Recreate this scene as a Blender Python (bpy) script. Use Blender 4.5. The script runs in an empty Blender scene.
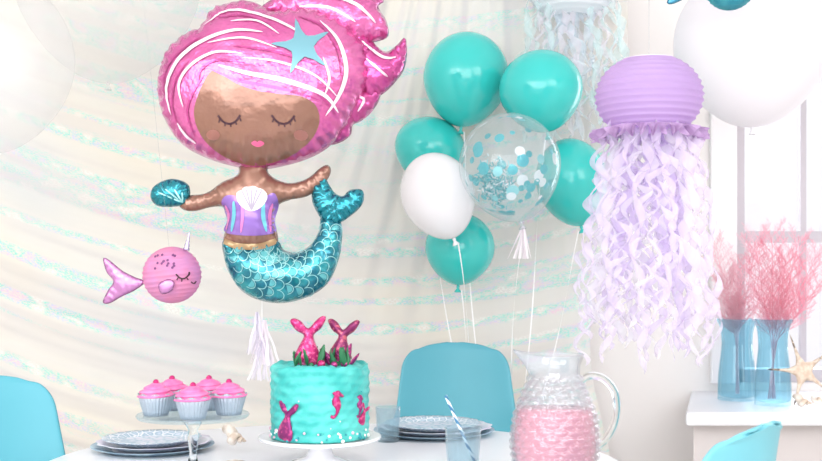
import bpy, math, random
import numpy as np
from mathutils import Vector, Matrix, geometry
from mathutils.bvhtree import BVHTree
random.seed(7); rng=np.random.RandomState(5)
scn=bpy.context.scene
COL=scn.collection
scn.view_settings.view_transform='Standard'
F=1142.0; HZ=265.0; CH=1.17; CX=411.0
def P(u,v,d):            # world position of something seen along a sight line, at real distance d
    return Vector(((u-CX)/F*d, d, CH+(HZ-v)/F*d))
def lin(c):
    return tuple(((x/255)/12.92 if x/255<=0.04045 else ((x/255+0.055)/1.055)**2.4) for x in c)+(1,)
# ---------------- materials
MATS={}
def mat(name,c,rough=.5,metal=0,trans=0,ior=1.45,coat=0,alpha=1,noise=None,bump=None,sss=0,spec=.5,sheen=0):
    if name in MATS: return MATS[name]
    m=bpy.data.materials.new(name); m.use_nodes=True
    nt=m.node_tree; b=nt.nodes['Principled BSDF']
    b.inputs['Base Color'].default_value=lin(c)
    b.inputs['Roughness'].default_value=rough; b.inputs['Metallic'].default_value=metal
    b.inputs['Transmission Weight'].default_value=trans; b.inputs['IOR'].default_value=ior
    b.inputs['Coat Weight'].default_value=coat; b.inputs['Coat Roughness'].default_value=.06
    b.inputs['Alpha'].default_value=alpha
    b.inputs['Specular IOR Level'].default_value=spec
    b.inputs['Sheen Weight'].default_value=sheen
    tc=nt.nodes.new('ShaderNodeTexCoord')
    if noise:   # (scale, color2, lo, hi)
        n=nt.nodes.new('ShaderNodeTexNoise'); n.inputs['Scale'].default_value=noise[0]; n.inputs['Detail'].default_value=4
        nt.links.new(tc.outputs['Object'],n.inputs['Vector'])
        r=nt.nodes.new('ShaderNodeValToRGB'); r.color_ramp.elements[0].position=noise[2]; r.color_ramp.elements[1].position=noise[3]
        r.color_ramp.elements[0].color=lin(c); r.color_ramp.elements[1].color=lin(noise[1])
        nt.links.new(n.outputs['Fac'],r.inputs['Fac']); nt.links.new(r.outputs['Color'],b.inputs['Base Color'])
    if bump:    # (scale,strength,dist)
        n=nt.nodes.new('ShaderNodeTexNoise'); n.inputs['Scale'].default_value=bump[0]; n.inputs['Detail'].default_value=3
        nt.links.new(tc.outputs['Object'],n.inputs['Vector'])
        bp=nt.nodes.new('ShaderNodeBump'); bp.inputs['Strength'].default_value=bump[1]; bp.inputs['Distance'].default_value=bump[2]
        nt.links.new(n.outputs['Fac'],bp.inputs['Height']); nt.links.new(bp.outputs['Normal'],b.inputs['Normal'])
    MATS[name]=m; return m
def film(name,c,transp=.6,rough=.05,base=None,edge=.55,face=.035):
    """thin clear film: transparent + a little diffuse, glossier and denser towards grazing angles"""
    if name in MATS: return MATS[name]
    m=bpy.data.materials.new(name); m.use_nodes=True; nt=m.node_tree
    for n in list(nt.nodes): nt.nodes.remove(n)
    o=nt.nodes.new('ShaderNodeOutputMaterial')
    t=nt.nodes.new('ShaderNodeBsdfTransparent'); t.inputs[0].default_value=lin(base or (245,250,252))
    d=nt.nodes.new('ShaderNodeBsdfDiffuse'); d.inputs[0].default_value=lin(c)
    tl=nt.nodes.new('ShaderNodeBsdfTranslucent'); tl.inputs[0].default_value=lin(c)
    md=nt.nodes.new('ShaderNodeMixShader'); md.inputs[0].default_value=.5
    nt.links.new(d.outputs[0],md.inputs[1]); nt.links.new(tl.outputs[0],md.inputs[2])
    g=nt.nodes.new('ShaderNodeBsdfGlossy'); g.inputs['Roughness'].default_value=rough
    lw=nt.nodes.new('ShaderNodeLayerWeight'); lw.inputs[0].default_value=.5
    pw=nt.nodes.new('ShaderNodeMath'); pw.operation='POWER'; pw.inputs[1].default_value=3.2; nt.links.new(lw.outputs['Facing'],pw.inputs[0])
    mr=nt.nodes.new('ShaderNodeMapRange'); mr.inputs[3].default_value=face; mr.inputs[4].default_value=edge; nt.links.new(pw.outputs[0],mr.inputs[0])
    m1=nt.nodes.new('ShaderNodeMixShader'); m1.inputs[0].default_value=transp
    nt.links.new(md.outputs[0],m1.inputs[1]); nt.links.new(t.outputs[0],m1.inputs[2])
    m2=nt.nodes.new('ShaderNodeMixShader'); nt.links.new(mr.outputs[0],m2.inputs[0])
    nt.links.new(m1.outputs[0],m2.inputs[1]); nt.links.new(g.outputs[0],m2.inputs[2])
    nt.links.new(m2.outputs[0],o.inputs[0]); MATS[name]=m; return m
def paper(name,c,tr=.4,c2=None,scale=20):
    if name in MATS: return MATS[name]
    m=bpy.data.materials.new(name); m.use_nodes=True; nt=m.node_tree
    b=nt.nodes['Principled BSDF']; b.inputs['Base Color'].default_value=lin(c); b.inputs['Roughness'].default_value=.6
    o=nt.nodes['Material Output']; t=nt.nodes.new('ShaderNodeBsdfTranslucent'); t.inputs[0].default_value=lin(c)
    if c2:
        tc=nt.nodes.new('ShaderNodeTexCoord'); n=nt.nodes.new('ShaderNodeTexNoise'); n.inputs['Scale'].default_value=scale
        nt.links.new(tc.outputs['Object'],n.inputs['Vector'])
        r=nt.nodes.new('ShaderNodeValToRGB'); r.color_ramp.elements[0].position=.35; r.color_ramp.elements[1].position=.65
        r.color_ramp.elements[0].color=lin(c); r.color_ramp.elements[1].color=lin(c2)
        nt.links.new(n.outputs['Fac'],r.inputs['Fac'])
        nt.links.new(r.outputs['Color'],b.inputs['Base Color']); nt.links.new(r.outputs['Color'],t.inputs[0])
    x=nt.nodes.new('ShaderNodeMixShader'); x.inputs[0].default_value=tr
    nt.links.new(b.outputs[0],x.inputs[1]); nt.links.new(t.outputs[0],x.inputs[2]); nt.links.new(x.outputs[0],o.inputs[0])
    MATS[name]=m; return m
# ---------------- object helpers
def mk(name,vs,fs,m,parent=None,smooth=True,loc=None,label=None):
    me=bpy.data.meshes.new(name); me.from_pydata([tuple(v) for v in vs],[],fs); me.update()
    ob=bpy.data.objects.new(name,me); COL.objects.link(ob)
    if m: me.materials.append(m)
    if smooth:
        me.polygons.foreach_set('use_smooth',[True]*len(me.polygons))
    if parent is not None: ob.parent=parent
    if loc is not None: ob.location=loc
    if label: ob['label']=label
    return ob
def root(name,loc,label,cat,group=None,rot=None):
    e=bpy.data.objects.new(name,None); e.empty_display_size=.05; COL.objects.link(e); e.location=loc
    e['label']=label; e['category']=cat
    if group: e['group']=group
    if rot: e.rotation_euler=rot
    return e
def tag(ob,label,cat,group=None):
    ob['label']=label; ob['category']=cat
    if group: ob['group']=group
    return ob
def fixn(ob):
    import bmesh
    bm=bmesh.new(); bm.from_mesh(ob.data); bmesh.ops.recalc_face_normals(bm,faces=bm.faces); bm.to_mesh(ob.data); bm.free(); return ob
def lathe(name,prof,m,segs=48,parent=None,mod=None,loc=None,smooth=True,label=None):
    vs=[];fs=[]
    n=len(prof)
    for (r,z) in prof:
        for k in range(segs):
            a=2*math.pi*k/segs
            p=(r*math.cos(a),r*math.sin(a),z)
            if mod: p=mod(r,z,a)
            vs.append(p)
    for i in range(n-1):
        for k in range(segs):
            k2=(k+1)%segs
            fs.append((i*segs+k,i*segs+k2,(i+1)*segs+k2,(i+1)*segs+k))
    ob=mk(name,vs,fs,m,parent,smooth,loc,label)
    import bmesh
    bm=bmesh.new(); bm.from_mesh(ob.data); bmesh.ops.remove_doubles(bm,verts=bm.verts,dist=1e-5)
    bmesh.ops.recalc_face_normals(bm,faces=bm.faces); bm.to_mesh(ob.data); bm.free()
    return ob
def tube_geo(pts,rad,segs=8,off=0,cap=True):
    pts=[Vector(p) for p in pts]; n=len(pts)
    if not hasattr(rad,'__len__'): rad=[rad]*n
    vs=[];fs=[]
    T=[(pts[min(i+1,n-1)]-pts[max(i-1,0)]).normalized() for i in range(n)]
    up=Vector((0,0,1)) if abs(T[0].z)<.9 else Vector((1,0,0))
    N=(up-T[0]*up.dot(T[0])).normalized()
    for i in range(n):
        N=(N-T[i]*N.dot(T[i]))
        if N.length<1e-6: N=T[i].orthogonal()
        N.normalize(); B=T[i].cross(N)
        for k in range(segs):
            a=2*math.pi*k/segs
            vs.append(pts[i]+(N*math.cos(a)+B*math.sin(a))*rad[i])
    for i in range(n-1):
        for k in range(segs):
            k2=(k+1)%segs
            fs.append((off+i*segs+k,off+i*segs+k2,off+(i+1)*segs+k2,off+(i+1)*segs+k))
    if cap:
        fs.append(tuple(off+k for k in range(segs))[::-1]); fs.append(tuple(off+(n-1)*segs+k for k in range(segs)))
    return vs,fs
def tube(name,pts,rad,m,parent=None,segs=8,loc=None,label=None):
    v,f=tube_geo(pts,rad,segs); return mk(name,v,f,m,parent,True,loc,label)
def box_geo(a,b,off=0):
    x0,y0,z0=a;x1,y1,z1=b
    v=[(x0,y0,z0),(x1,y0,z0),(x1,y1,z0),(x0,y1,z0),(x0,y0,z1),(x1,y0,z1),(x1,y1,z1),(x0,y1,z1)]
    f=[(0,3,2,1),(4,5,6,7),(0,1,5,4),(1,2,6,5),(2,3,7,6),(3,0,4,7)]
    return v,[tuple(i+off for i in q) for q in f]
def boxes(name,lst,m,parent=None,bev=0,structure=False):
    vs=[];fs=[]
    for a,b in lst:
        v,f=box_geo(a,b,len(vs)); vs+=v; fs+=f
    o=mk(name,vs,fs,m,parent,False)
    if bev:
        md=o.modifiers.new('bevel','BEVEL'); md.width=bev; md.segments=2
    if structure: o['kind']='structure'
    return o
def prism(name,poly,z0,z1,m,bev=0):
    n=len(poly); vs=[(x,y,z0) for x,y in poly]+[(x,y,z1) for x,y in poly]
    fs=[tuple(range(n))[::-1],tuple(range(n,2*n))]+[(i,(i+1)%n,n+(i+1)%n,n+i) for i in range(n)]
    o=mk(name,vs,fs,m,None,False); o['kind']='structure'
    if bev:
        md=o.modifiers.new('bevel','BEVEL'); md.width=bev; md.segments=2
    return o
def cr(pts,n=6,closed=True):
    pts=[np.array(p,float) for p in pts]; N=len(pts); out=[]
    rngi=range(N) if closed else range(N-1)
    for i in rngi:
        if closed: p0,p1,p2,p3=pts[i-1],pts[i],pts[(i+1)%N],pts[(i+2)%N]
        else: p0,p1,p2,p3=pts[max(i-1,0)],pts[i],pts[i+1],pts[min(i+2,N-1)]
        for k in range(n):
            t=k/n
            out.append(.5*((2*p1)+(-p0+p2)*t+(2*p0-5*p1+4*p2-p3)*t*t+(-p0+3*p1-3*p2+p3)*t**3))
    if not closed: out.append(pts[-1])
    return np.array(out)
def resample(poly,step):
    q=np.vstack([poly,poly[:1]]); seg=np.linalg.norm(np.diff(q,axis=0),axis=1); s=np.concatenate([[0],np.cumsum(seg)])
    n=max(8,int(round(s[-1]/step))); t=np.linspace(0,s[-1],n,endpoint=False)
    return np.stack([np.interp(t,s,q[:,0]),np.interp(t,s,q[:,1])],1)
def inside(poly,p):
    x,y=p[:,0],p[:,1]; r=np.zeros(len(p),bool); n=len(poly); j=n-1
    for i in range(n):
        xi,yi=poly[i]; xj,yj=poly[j]
        c=((yi>y)!=(yj>y))&(x<(xj-xi)*(y-yi)/((yj-yi) if yj!=yi else 1e-12)+xi)
        r^=c; j=i
    return r
def tri(poly,step):
    B=resample(poly,step); mn=B.min(0); mx=B.max(0); g=[]
    row=0; y=mn[1]
    while y<mx[1]:
        x=mn[0]+(step/2 if row%2 else 0)
        while x<mx[0]:
            g.append((x,y)); x+=step
        y+=step*.866; row+=1
    g=np.array(g) if g else np.zeros((0,2))
    if len(g):
        g=g[inside(B,g)]
    if len(g):
        d=np.sqrt(((g[:,None,:]-B[None,:,:])**2).sum(2)).min(1); g=g[d>step*.55]
    A=np.vstack([B,g]) if len(g) else B
    nb=len(B)
    res=geometry.delaunay_2d_cdt([Vector(p) for p in A],[(i,(i+1)%nb) for i in range(nb)],[],0,1e-7)
    V=np.array([tuple(v) for v in res[0]]); Fc=np.array([tuple(f) for f in res[2] if len(f)==3])
    cen=V[Fc].mean(1); Fc=Fc[inside(B,cen)]
    a,b,c=V[Fc[:,0]],V[Fc[:,1]],V[Fc[:,2]]
    ar=(b[:,0]-a[:,0])*(c[:,1]-a[:,1])-(b[:,1]-a[:,1])*(c[:,0]-a[:,0])
    Fc[ar<0]=Fc[ar<0][:,::-1]
    return V,Fc,B
def inflate(name,ctrl,s,T,m,parent,org,step=3.,smooth=True,wr=0,wf=.9,y=0.,n=6,label=None,power=.5):
    """pillow-like inflated / puffed solid from an outline; local x right, z up, thickness along y"""
    poly=cr(ctrl,n) if smooth else np.array(ctrl,float)
    V,Fc,B=tri(poly,step)
    N=len(V)
    D=np.sqrt(((V[:,None,:]-B[None,:,:])**2).sum(2)); d=D.min(1); ib=D.argmin(1)
    bd=d<1e-4*step+1e-6
    E=np.vstack([Fc[:,[0,1]],Fc[:,[1,2]],Fc[:,[2,0]]]); E=np.vstack([E,E[:,::-1]])
    deg=np.maximum(np.bincount(E[:,0],minlength=N),1)
    phi=np.zeros(N)
    for it in range(900):
        phi=np.bincount(E[:,0],weights=phi[E[:,1]],minlength=N)/deg+1; phi[bd]=0
    h=(phi/phi.max())**power*T
    if wr:
        arc=ib*step
        w=wr*np.exp(-d/(step*3.2))*(np.sin(arc*wf)+.6*np.sin(arc*wf*.37+1.3))*np.minimum(1,d/(step*1.0))
        h=h+w*T*(~bd); h=np.maximum(h,0)
    vs=[]
    for i in range(N): vs.append(((V[i,0]-org[0])*s,y-h[i],(org[1]-V[i,1])*s))
    back={}
    for i in range(N):
        if bd[i]: back[i]=i
        else: back[i]=len(vs); vs.append(((V[i,0]-org[0])*s,y+h[i],(org[1]-V[i,1])*s))
    fs=[tuple(int(q) for q in f) for f in Fc]+[tuple(int(back[q]) for q in f[::-1]) for f in Fc]
    o=mk(name,vs,fs,m,parent,True,label=label); fixn(o); return o
def bvh(objs):
    vs=[];fs=[]
    for o in objs:
        k=len(vs); vs+=[v.co.copy() for v in o.data.vertices]; fs+=[tuple(k+i for i in p.vertices) for p in o.data.polygons]
    return BVHTree.FromPolygons(vs,fs)
def proj(B,x,z,off,default=0.):
    h=B.ray_cast(Vector((x,-2,z)),Vector((0,1,0)))
    if h[0] is None:
        q=B.find_nearest(Vector((x,default,z)))
        return (q[0].y-off) if q[0] is not None else default
    return h[0].y-off
def patch(name,ctrl,s,B,m,parent,org,off=.0012,step=3.,smooth=True,n=6,label=None,geo=False):
    poly=cr(ctrl,n) if smooth else np.array(ctrl,float)
    V,Fc,_=tri(poly,step)
    vs=[]
    for p in V:
        x=(p[0]-org[0])*s; z=(org[1]-p[1])*s
        vs.append((x,proj(B,x,z,off),z))
    fs=[tuple(int(q) for q in f) for f in Fc]
    if geo: return vs,fs
    return mk(name,vs,fs,m,parent,True,label=label)
def stroke_geo(pts,w,s,B,org,off,k=0,n=6,taper=True):
    c=cr(pts,n,False); N=len(c); t=np.gradient(c,axis=0); t/=np.linalg.norm(t,axis=1)[:,None]+1e-9
    nn=np.stack([-t[:,1],t[:,0]],1); vs=[];fs=[]
    for i in range(N):
        ww=w*(math.sin(math.pi*(i+.4)/(N-.2))**.6 if taper else 1)
        for q in (-1,0,1):
            p=c[i]+nn[i]*ww*q/2; x=(p[0]-org[0])*s; z=(org[1]-p[1])*s
            vs.append((x,proj(B,x,z,off),z))
    for i in range(N-1):
        for q in range(2):
            a=k+i*3+q; fs.append((a,a+1,a+4,a+3))
    return vs,fs
def strokes(name,lst,s,B,m,parent,org,off=.0015,taper=True,label=None,n=6):
    vs=[];fs=[]
    for pts,w in lst:
        v,f=stroke_geo(pts,w,s,B,org,off,len(vs),n=n,taper=taper); vs+=v;fs+=f
    return mk(name,vs,fs,m,parent,True,label=label)
def ell(cx,cy,rx,ry,n=12): return [(cx+rx*math.cos(2*math.pi*i/n),cy+ry*math.sin(2*math.pi*i/n)) for i in range(n)]

# =============== CAMERA
cam=bpy.data.cameras.new('camera'); co=bpy.data.objects.new('camera',cam); COL.objects.link(co)
co.location=(0,0,CH); co.rotation_euler=(math.pi/2,0,0)
cam.sensor_width=36; cam.lens=36*F/822; cam.shift_y=(HZ-230.5)/822; cam.clip_start=.05
cam.dof.use_dof=True; cam.dof.focus_distance=2.75; cam.dof.aperture_fstop=7
scn.camera=co
# =============== WORLD & LIGHTS
w=bpy.data.worlds.new('world'); scn.world=w; w.use_nodes=True
bg=w.node_tree.nodes['Background']; bg.inputs[0].default_value=(.99,.975,1,1); bg.inputs[1].default_value=.98
def area(name,loc,target,sx,sy,e,c=(1,1,1)):
    l=bpy.data.lights.new(name,'AREA'); l.shape='RECTANGLE'; l.size=sx; l.size_y=sy; l.energy=e; l.color=c
    o=bpy.data.objects.new(name,l); COL.objects.link(o); o.location=loc
    o.rotation_euler=(Vector(target)-Vector(loc)).to_track_quat('-Z','Y').to_euler(); return o
area('window_light',(1.75,4.9,1.7),(0,2.2,1.1),1.3,1.8,44)
area('added_fill_light',(-2.1,.2,2.5),(-.3,3.4,1.2),1.8,1.8,48,(.99,.99,1))  # added fill lamp, off camera; no fixture of this room
area('added_fill_light',(1.9,.4,2.3),(-.3,3.6,1.3),1.4,1.4,24,(1,.99,.975))  # second added fill, brightens from the right front
area('added_fill_light',(-.5,-1.6,1.9),(-.2,3,1.2),3.6,2.4,114,(.99,.99,1))  # broad added fill behind the camera, outside the open side
# =============== ROOM
Mwall=mat('wall_plaster',(238,234,232),.7,bump=(60,.05,.002))
Mtrim=mat('trim_paint',(240,238,240),.4)
YB=4.35
wx0,wx1,wz0,wz1=1.235,2.15,.72,2.35
boxes('wall_back',[((-2.9,YB,0),(wx0,YB+.15,2.9)),((wx1,YB,0),(2.9,YB+.15,2.9)),((wx0,YB,0),(wx1,YB+.15,wz0)),((wx0,YB,wz1),(wx1,YB+.15,2.9))],Mwall,structure=True)
boxes('wall_left',[((-3.0,-.6,0),(-2.9,YB+.15,2.9))],Mwall,structure=True)
boxes('wall_right',[((2.9,-.6,0),(3.0,YB+.15,2.9))],Mwall,structure=True)
boxes('floor',[((-3,-.6,-.1),(3,YB+.15,0))],mat('floor_pale_oak',(218,211,204),.45,noise=(3,(230,225,218),.3,.7)),structure=True)
boxes('ceiling',[((-3,-.6,2.9),(3,YB+.15,3.0))],mat('ceiling_paint',(248,248,247),.8),structure=True)
boxes('baseboard_back',[((-2.9,YB-.02,0),(.93,YB,.12))],Mtrim,structure=True)
# window
Mfr=mat('window_frame_paint',(196,191,198),.4)
wd=boxes('window_1',[((wx0,YB+.03,wz0),(wx0+.045,YB+.11,wz1)),((wx1-.05,YB+.03,wz0),(wx1,YB+.11,wz1)),((wx0,YB+.03,wz0),(wx1,YB+.11,wz0+.05)),((wx0,YB+.03,wz1-.05),(wx1,YB+.11,wz1))],Mfr,structure=True)
boxes('window_sash',[((wx0+.045,YB+.05,1.255),(wx1-.05,YB+.1,1.30)),((wx0+.27,YB+.06,wz0+.05),(wx0+.292,YB+.085,wz1-.05)),((wx0+.6,YB+.06,wz0+.05),(wx0+.62,YB+.085,wz1-.05))],Mfr,wd)
boxes('window_glass',[((wx0+.045,YB+.068,wz0+.05),(wx1-.05,YB+.072,wz1-.05))],film('window_glass_film',(255,255,255),.97,.0,(252,252,254)),wd)
boxes('trim_1',[((wx0-.1,YB-.03,wz0-.0),(wx0,YB,wz1+.1)),((wx1,YB-.03,wz0),(wx1+.1,YB,wz1+.1)),((wx0,YB-.03,wz1),(wx1,YB,wz1+.1))],Mtrim,bev=.006,structure=True)
prism('trim_2',[(.895,3.72),(2.89,3.72),(2.89,YB+.03),(1.075,YB+.03)],.645,.69,mat('sill_paint',(232,233,238),.35),.008)
prism('wall_sill',[(.945,3.82),(2.89,3.82),(2.89,YB-.001),(1.09,YB-.001)],0,.645,mat('lower_wall_paint',(208,202,201),.6))
# =============== IRIDESCENT DRAPE
def drape_mat():
    m=bpy.data.materials.new('iridescent_drape_fabric'); m.use_nodes=True; nt=m.node_tree; b=nt.nodes['Principled BSDF']
    L=nt.links.new; tc=nt.nodes.new('ShaderNodeTexCoord')
    mp=nt.nodes.new('ShaderNodeMapping'); mp.inputs['Scale'].default_value=(.8,1.1,1); L(tc.outputs['UV'],mp.inputs[0])
    n1=nt.nodes.new('ShaderNodeTexNoise'); n1.inputs['Scale'].default_value=1.6; n1.inputs['Detail'].default_value=2; L(mp.outputs[0],n1.inputs['Vector'])
    r1=nt.nodes.new('ShaderNodeValToRGB'); cr_=r1.color_ramp
    cr_.elements[0].position=.32; cr_.elements[0].color=lin((232,233,237)); cr_.elements[1].position=.68; cr_.elements[1].color=lin((248,240,229))
    e=cr_.elements.new(.5); e.color=lin((243,239,237)); L(n1.outputs['Fac'],r1.inputs[0])
    def scaled(sx,sy,det,off=0):
        mp=nt.nodes.new('ShaderNodeMapping'); mp.inputs['Scale'].default_value=(sx,sy,1); mp.inputs['Location'].default_value=(off,off*.7,0); L(tc.outputs['UV'],mp.inputs[0])
        n=nt.nodes.new('ShaderNodeTexNoise'); n.inputs['Scale'].default_value=1; n.inputs['Detail'].default_value=det; L(mp.outputs[0],n.inputs['Vector']); return n
    n2=scaled(110,260,2); n3=scaled(.55,17,1.5); n4=scaled(12,22,2); n5=scaled(1.2,2.2,1,3.3)
    ra=nt.nodes.new('ShaderNodeMapRange'); ra.inputs[1].default_value=.50; ra.inputs[2].default_value=.58; L(n3.outputs['Fac'],ra.inputs[0])
    rb=nt.nodes.new('ShaderNodeMapRange'); rb.inputs[1].default_value=.46; rb.inputs[2].default_value=.54; L(n2.outputs['Fac'],rb.inputs[0])
    rc=nt.nodes.new('ShaderNodeMapRange'); rc.inputs[1].default_value=.38; rc.inputs[2].default_value=.54; rc.inputs[3].default_value=.2; L(n5.outputs['Fac'],rc.inputs[0])
    mu=nt.nodes.new('ShaderNodeMath'); mu.operation='MULTIPLY'; L(ra.outputs[0],mu.inputs[0]); L(rb.outputs[0],mu.inputs[1])
    mu2=nt.nodes.new('ShaderNodeMath'); mu2.operation='MULTIPLY'; L(mu.outputs[0],mu2.inputs[0]); L(rc.outputs[0],mu2.inputs[1])
    r4=nt.nodes.new('ShaderNodeValToRGB'); c4=r4.color_ramp; c4.elements[0].position=.34; c4.elements[0].color=lin((252,216,240)); c4.elements[1].position=.62; c4.elements[1].color=lin((255,255,254))
    e=c4.elements.new(.52); e.color=lin((150,244,230)); e=c4.elements.new(.42); e.color=lin((224,224,255)); L(n4.outputs['Fac'],r4.inputs[0])
    mx=nt.nodes.new('ShaderNodeMix'); mx.data_type='RGBA'; L(mu2.outputs[0],mx.inputs[0]); L(r1.outputs[0],mx.inputs[6]); L(r4.outputs[0],mx.inputs[7])  # shimmer and sparkle painted into the base colour as pastel streaks
    L(mx.outputs[2],b.inputs['Base Color']); b.inputs['Roughness'].default_value=.42; b.inputs['Sheen Weight'].default_value=.3
    bp=nt.nodes.new('ShaderNodeBump'); bp.inputs['Strength'].default_value=.2; bp.inputs['Distance'].default_value=.002; L(n2.outputs['Fac'],bp.inputs['Height']); L(bp.outputs[0],b.inputs['Normal'])
    b.inputs['Thin Film Thickness'].default_value=420
    tl=nt.nodes.new('ShaderNodeBsdfTranslucent'); L(mx.outputs[2],tl.inputs[0])
    tp_=nt.nodes.new('ShaderNodeBsdfTransparent')
    x1=nt.nodes.new('ShaderNodeMixShader'); x1.inputs[0].default_value=.2; L(b.outputs[0],x1.inputs[1]); L(tl.outputs[0],x1.inputs[2])
    x2=nt.nodes.new('ShaderNodeMixShader'); x2.inputs[0].default_value=.18; L(x1.outputs[0],x2.inputs[1]); L(tp_.outputs[0],x2.inputs[2])
    L(x2.outputs[0],nt.nodes['Material Output'].inputs[0])
    return m
def drape():
    nx,nz=460,320; vs=[];fs=[];uv=[]
    for j in range(nz+1):
        for i in range(nx+1):
            a=i/nx; z=2.85-2.82*(j/nz); xr=.80-.14*math.exp(-((z-.9)/.5)**2)
            x=-2.8+(xr+2.8)*a
            ang=math.atan2(x-.35,3.6-z)
            wl=1/(1+math.exp((x+.25+.25*(z-1.2))*5))      # left side: swags
            f1=math.sin(ang*46+1.1*math.sin(ang*17))+.45*math.sin(ang*101+2*math.sin(z*2))+.3*math.sin(ang*190+1.2*math.sin(z*3))
            f1*=1-.5/(1+math.exp(-(x-.12)*14))
            sag=z-.16*(x+.35)**2+.05*x
            f2=1.1*math.sin(sag*13+1.0*math.sin(x*1.3))+.45*math.sin(sag*34+1.3*math.sin(x*1.9+1))+.2*math.sin(sag*77+x*2)+.08*math.sin(sag*150-x*3)
            lowr=1/(1+math.exp((z-1.12)*9))
            amp=.018
            y=4.24-.03+amp*((1-wl)*(f1*(1-.5*lowr)+.4*lowr*f2)+wl*f2*.55)
            y-=.04*wl*math.exp(-((z-1.35)/.5)**2)
            vs.append((x,min(y,4.325),z)); uv.append((x,sag))
    for j in range(nz):
        for i in range(nx):
            k=j*(nx+1)+i; fs.append((k,k+nx+1,k+nx+2,k+1))
    o=mk('iridescent_drape',vs,fs,drape_mat())
    L=o.data.uv_layers.new(name='UVMap')
    for lp in o.data.loops: L.data[lp.index].uv=uv[lp.vertex_index]
    tag(o,'shimmering iridescent white fabric drape hanging over the back wall','curtain')
drape()
# =============== TABLE
TC=(-.167,2.42); TZ=.75; TR=.62
tb=root('dining_table',(TC[0],TC[1],0),'round white dining table set for a party','table')
Mtab=mat('white_tabletop',(240,242,247),.28)
lathe('table_top',[(0,TZ),(TR-.012,TZ),(TR-.004,TZ-.003),(TR,TZ-.012),(TR-.006,TZ-.026),(TR-.03,TZ-.034),(0,TZ-.034)],Mtab,128,tb)
lathe('pedestal',[(.14,TZ-.034),(.06,TZ-.09),(.04,.45),(.045,.25),(.09,.1),(.26,.02),(.28,0),(0,0)],mat('white_metal_base',(235,236,238),.35),48,tb)
# =============== CHAIRS
def chair(name,loc,rz,label,col,top=.915,wsc=1.0):
    c=root(name,loc,label,'chair',rot=(0,0,rz))
    prof=cr([(.245,top),(.235,top-.03),(.222,.80),(.20,.68),(.17,.56),(.12,.475),(.03,.445),(-.1,.445),(-.19,.455),(-.235,.45),(-.25,.43)],5,False)
    n=len(prof); L=[0]
    for i in range(1,n): L.append(L[-1]+np.linalg.norm(prof[i]-prof[i-1]))
    t=np.concatenate([np.linspace(0,1,14)**2*.12,np.linspace(.14,1,34)])*L[-1]
    Y=np.interp(t,L,prof[:,0]); Z=np.interp(t,L,prof[:,1]); nu=20
    vs=[]
    for i,(y,z) in enumerate(zip(Y,Z)):
        bk=min(1,max(0,(z-.46)/.25))
        wd=(.222-.047*bk**1.3)*wsc*(1-.13*max(0,(z-.70)/.2))
        tt=t[i]
        if tt<.085: wd*=(.34+.66*(1-(1-tt/.085)**2.3)**(1/2.3)) if tt>0 else .34
        if tt>L[-1]-.06:
            q=(tt-(L[-1]-.06))/.06; wd*=1-.18*q**2
        for j in range(nu+1):
            u=-1+2*j/nu
            vs.append((u*wd,y-bk*.045*(u*wd/.17)**2,z+(1-bk)*.03*abs(u)**3-( .008*u*u if tt<.02 else 0)))
    m=mat('teal_chair_plastic'+col[0],col[1],.42)
    cut=next(i for i in range(len(Z)) if Z[i]<.53)
    def sub(nm,r0,r1):
        v=vs[r0*(nu+1):(r1+1)*(nu+1)]; f=[]
        for i in range(r1-r0):
            for j in range(nu):
                k=i*(nu+1)+j; f.append((k,k+1,k+nu+2,k+nu+1))
        o=mk(nm,v,f,m,c); md=o.modifiers.new('thickness','SOLIDIFY'); md.thickness=.009; md.offset=0
        md=o.modifiers.new('round','SUBSURF'); md.levels=1; md.render_levels=1
    sub('backrest',0,cut); sub('seat',cut,len(Y)-1)
    ml=mat('beech_wood',(205,170,128),.5,noise=(14,(186,148,104),.35,.65))
    for sx in (-1,1):
        for sy,y0 in ((-1,-.15),(1,.12)):
            tube('leg',[(sx*.14,y0,.44),(sx*.21,y0+sy*.07,0)],[.016,.010],ml,c,10)
    return c
p=P(456,0,3.55)
chair('dining_chair',(p.x,3.40,0),0,'teal moulded plastic chair behind the table with rounded backrest',('',(86,166,182)),.922,1.08)
chair('dining_chair',(-.84,2.43,0),math.radians(38),'teal moulded plastic chair beside the cupcake side of the table',('',(86,166,182)))
chair('dining_chair',(.385,1.99,0),math.radians(-129),'pale teal moulded plastic chair beside the pitcher, seen from its side',('_light',(112,186,200)))
# =============== MERMAID BALLOON
dm=3.0; s=dm/F; org=(255,170)
mb=root('mermaid_foil_balloon',P(255,170,dm),'large foil mermaid balloon with pink hair and teal scaled tail','balloon')
Mpink=mat('pink_foil',(218,114,172),.2,.62,coat=.5,noise=(9,(204,94,158),.35,.65),bump=(20,.6,.018))
Mpink2=mat('magenta_foil',(194,76,146),.2,.62,coat=.5,bump=(20,.6,.016))
Mpale=mat('pale_pink_print',(255,226,240),.22,.35,coat=.5)
Mskin=mat('brown_foil_skin',(146,106,90),.24,.45,coat=.4,bump=(16,.4,.012))
Mtail=mat('teal_foil',(24,116,136),.18,.65,coat=.5,noise=(22,(52,160,170),.42,.6),bump=(22,.35,.012))
Mline=mat('tail_line_print',(150,206,206),.25,.4)
Mfin=mat('dark_teal_foil',(22,128,142),.18,.7,coat=.5,bump=(30,.5,.012))
lA=inflate('hair',[(258,6),(280,-8),(306,-15),(340,-12),(366,-8),(384,-2),(378,4),(386,18),(388,34),(374,40),(352,44),(325,32),(298,22),(272,14)],s,.06,Mpink,mb,org,3.,wr=.2,y=.03,label='top tuft of pink hair')
lB=inflate('hair',[(350,26),(366,34),(384,50),(396,44),(405,36),(407,52),(404,68),(396,80),(384,92),(370,98),(358,90),(350,60)],s,.05,Mpink2,mb,org,3.,wr=.24,y=.02,label='magenta side lock of hair')
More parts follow.
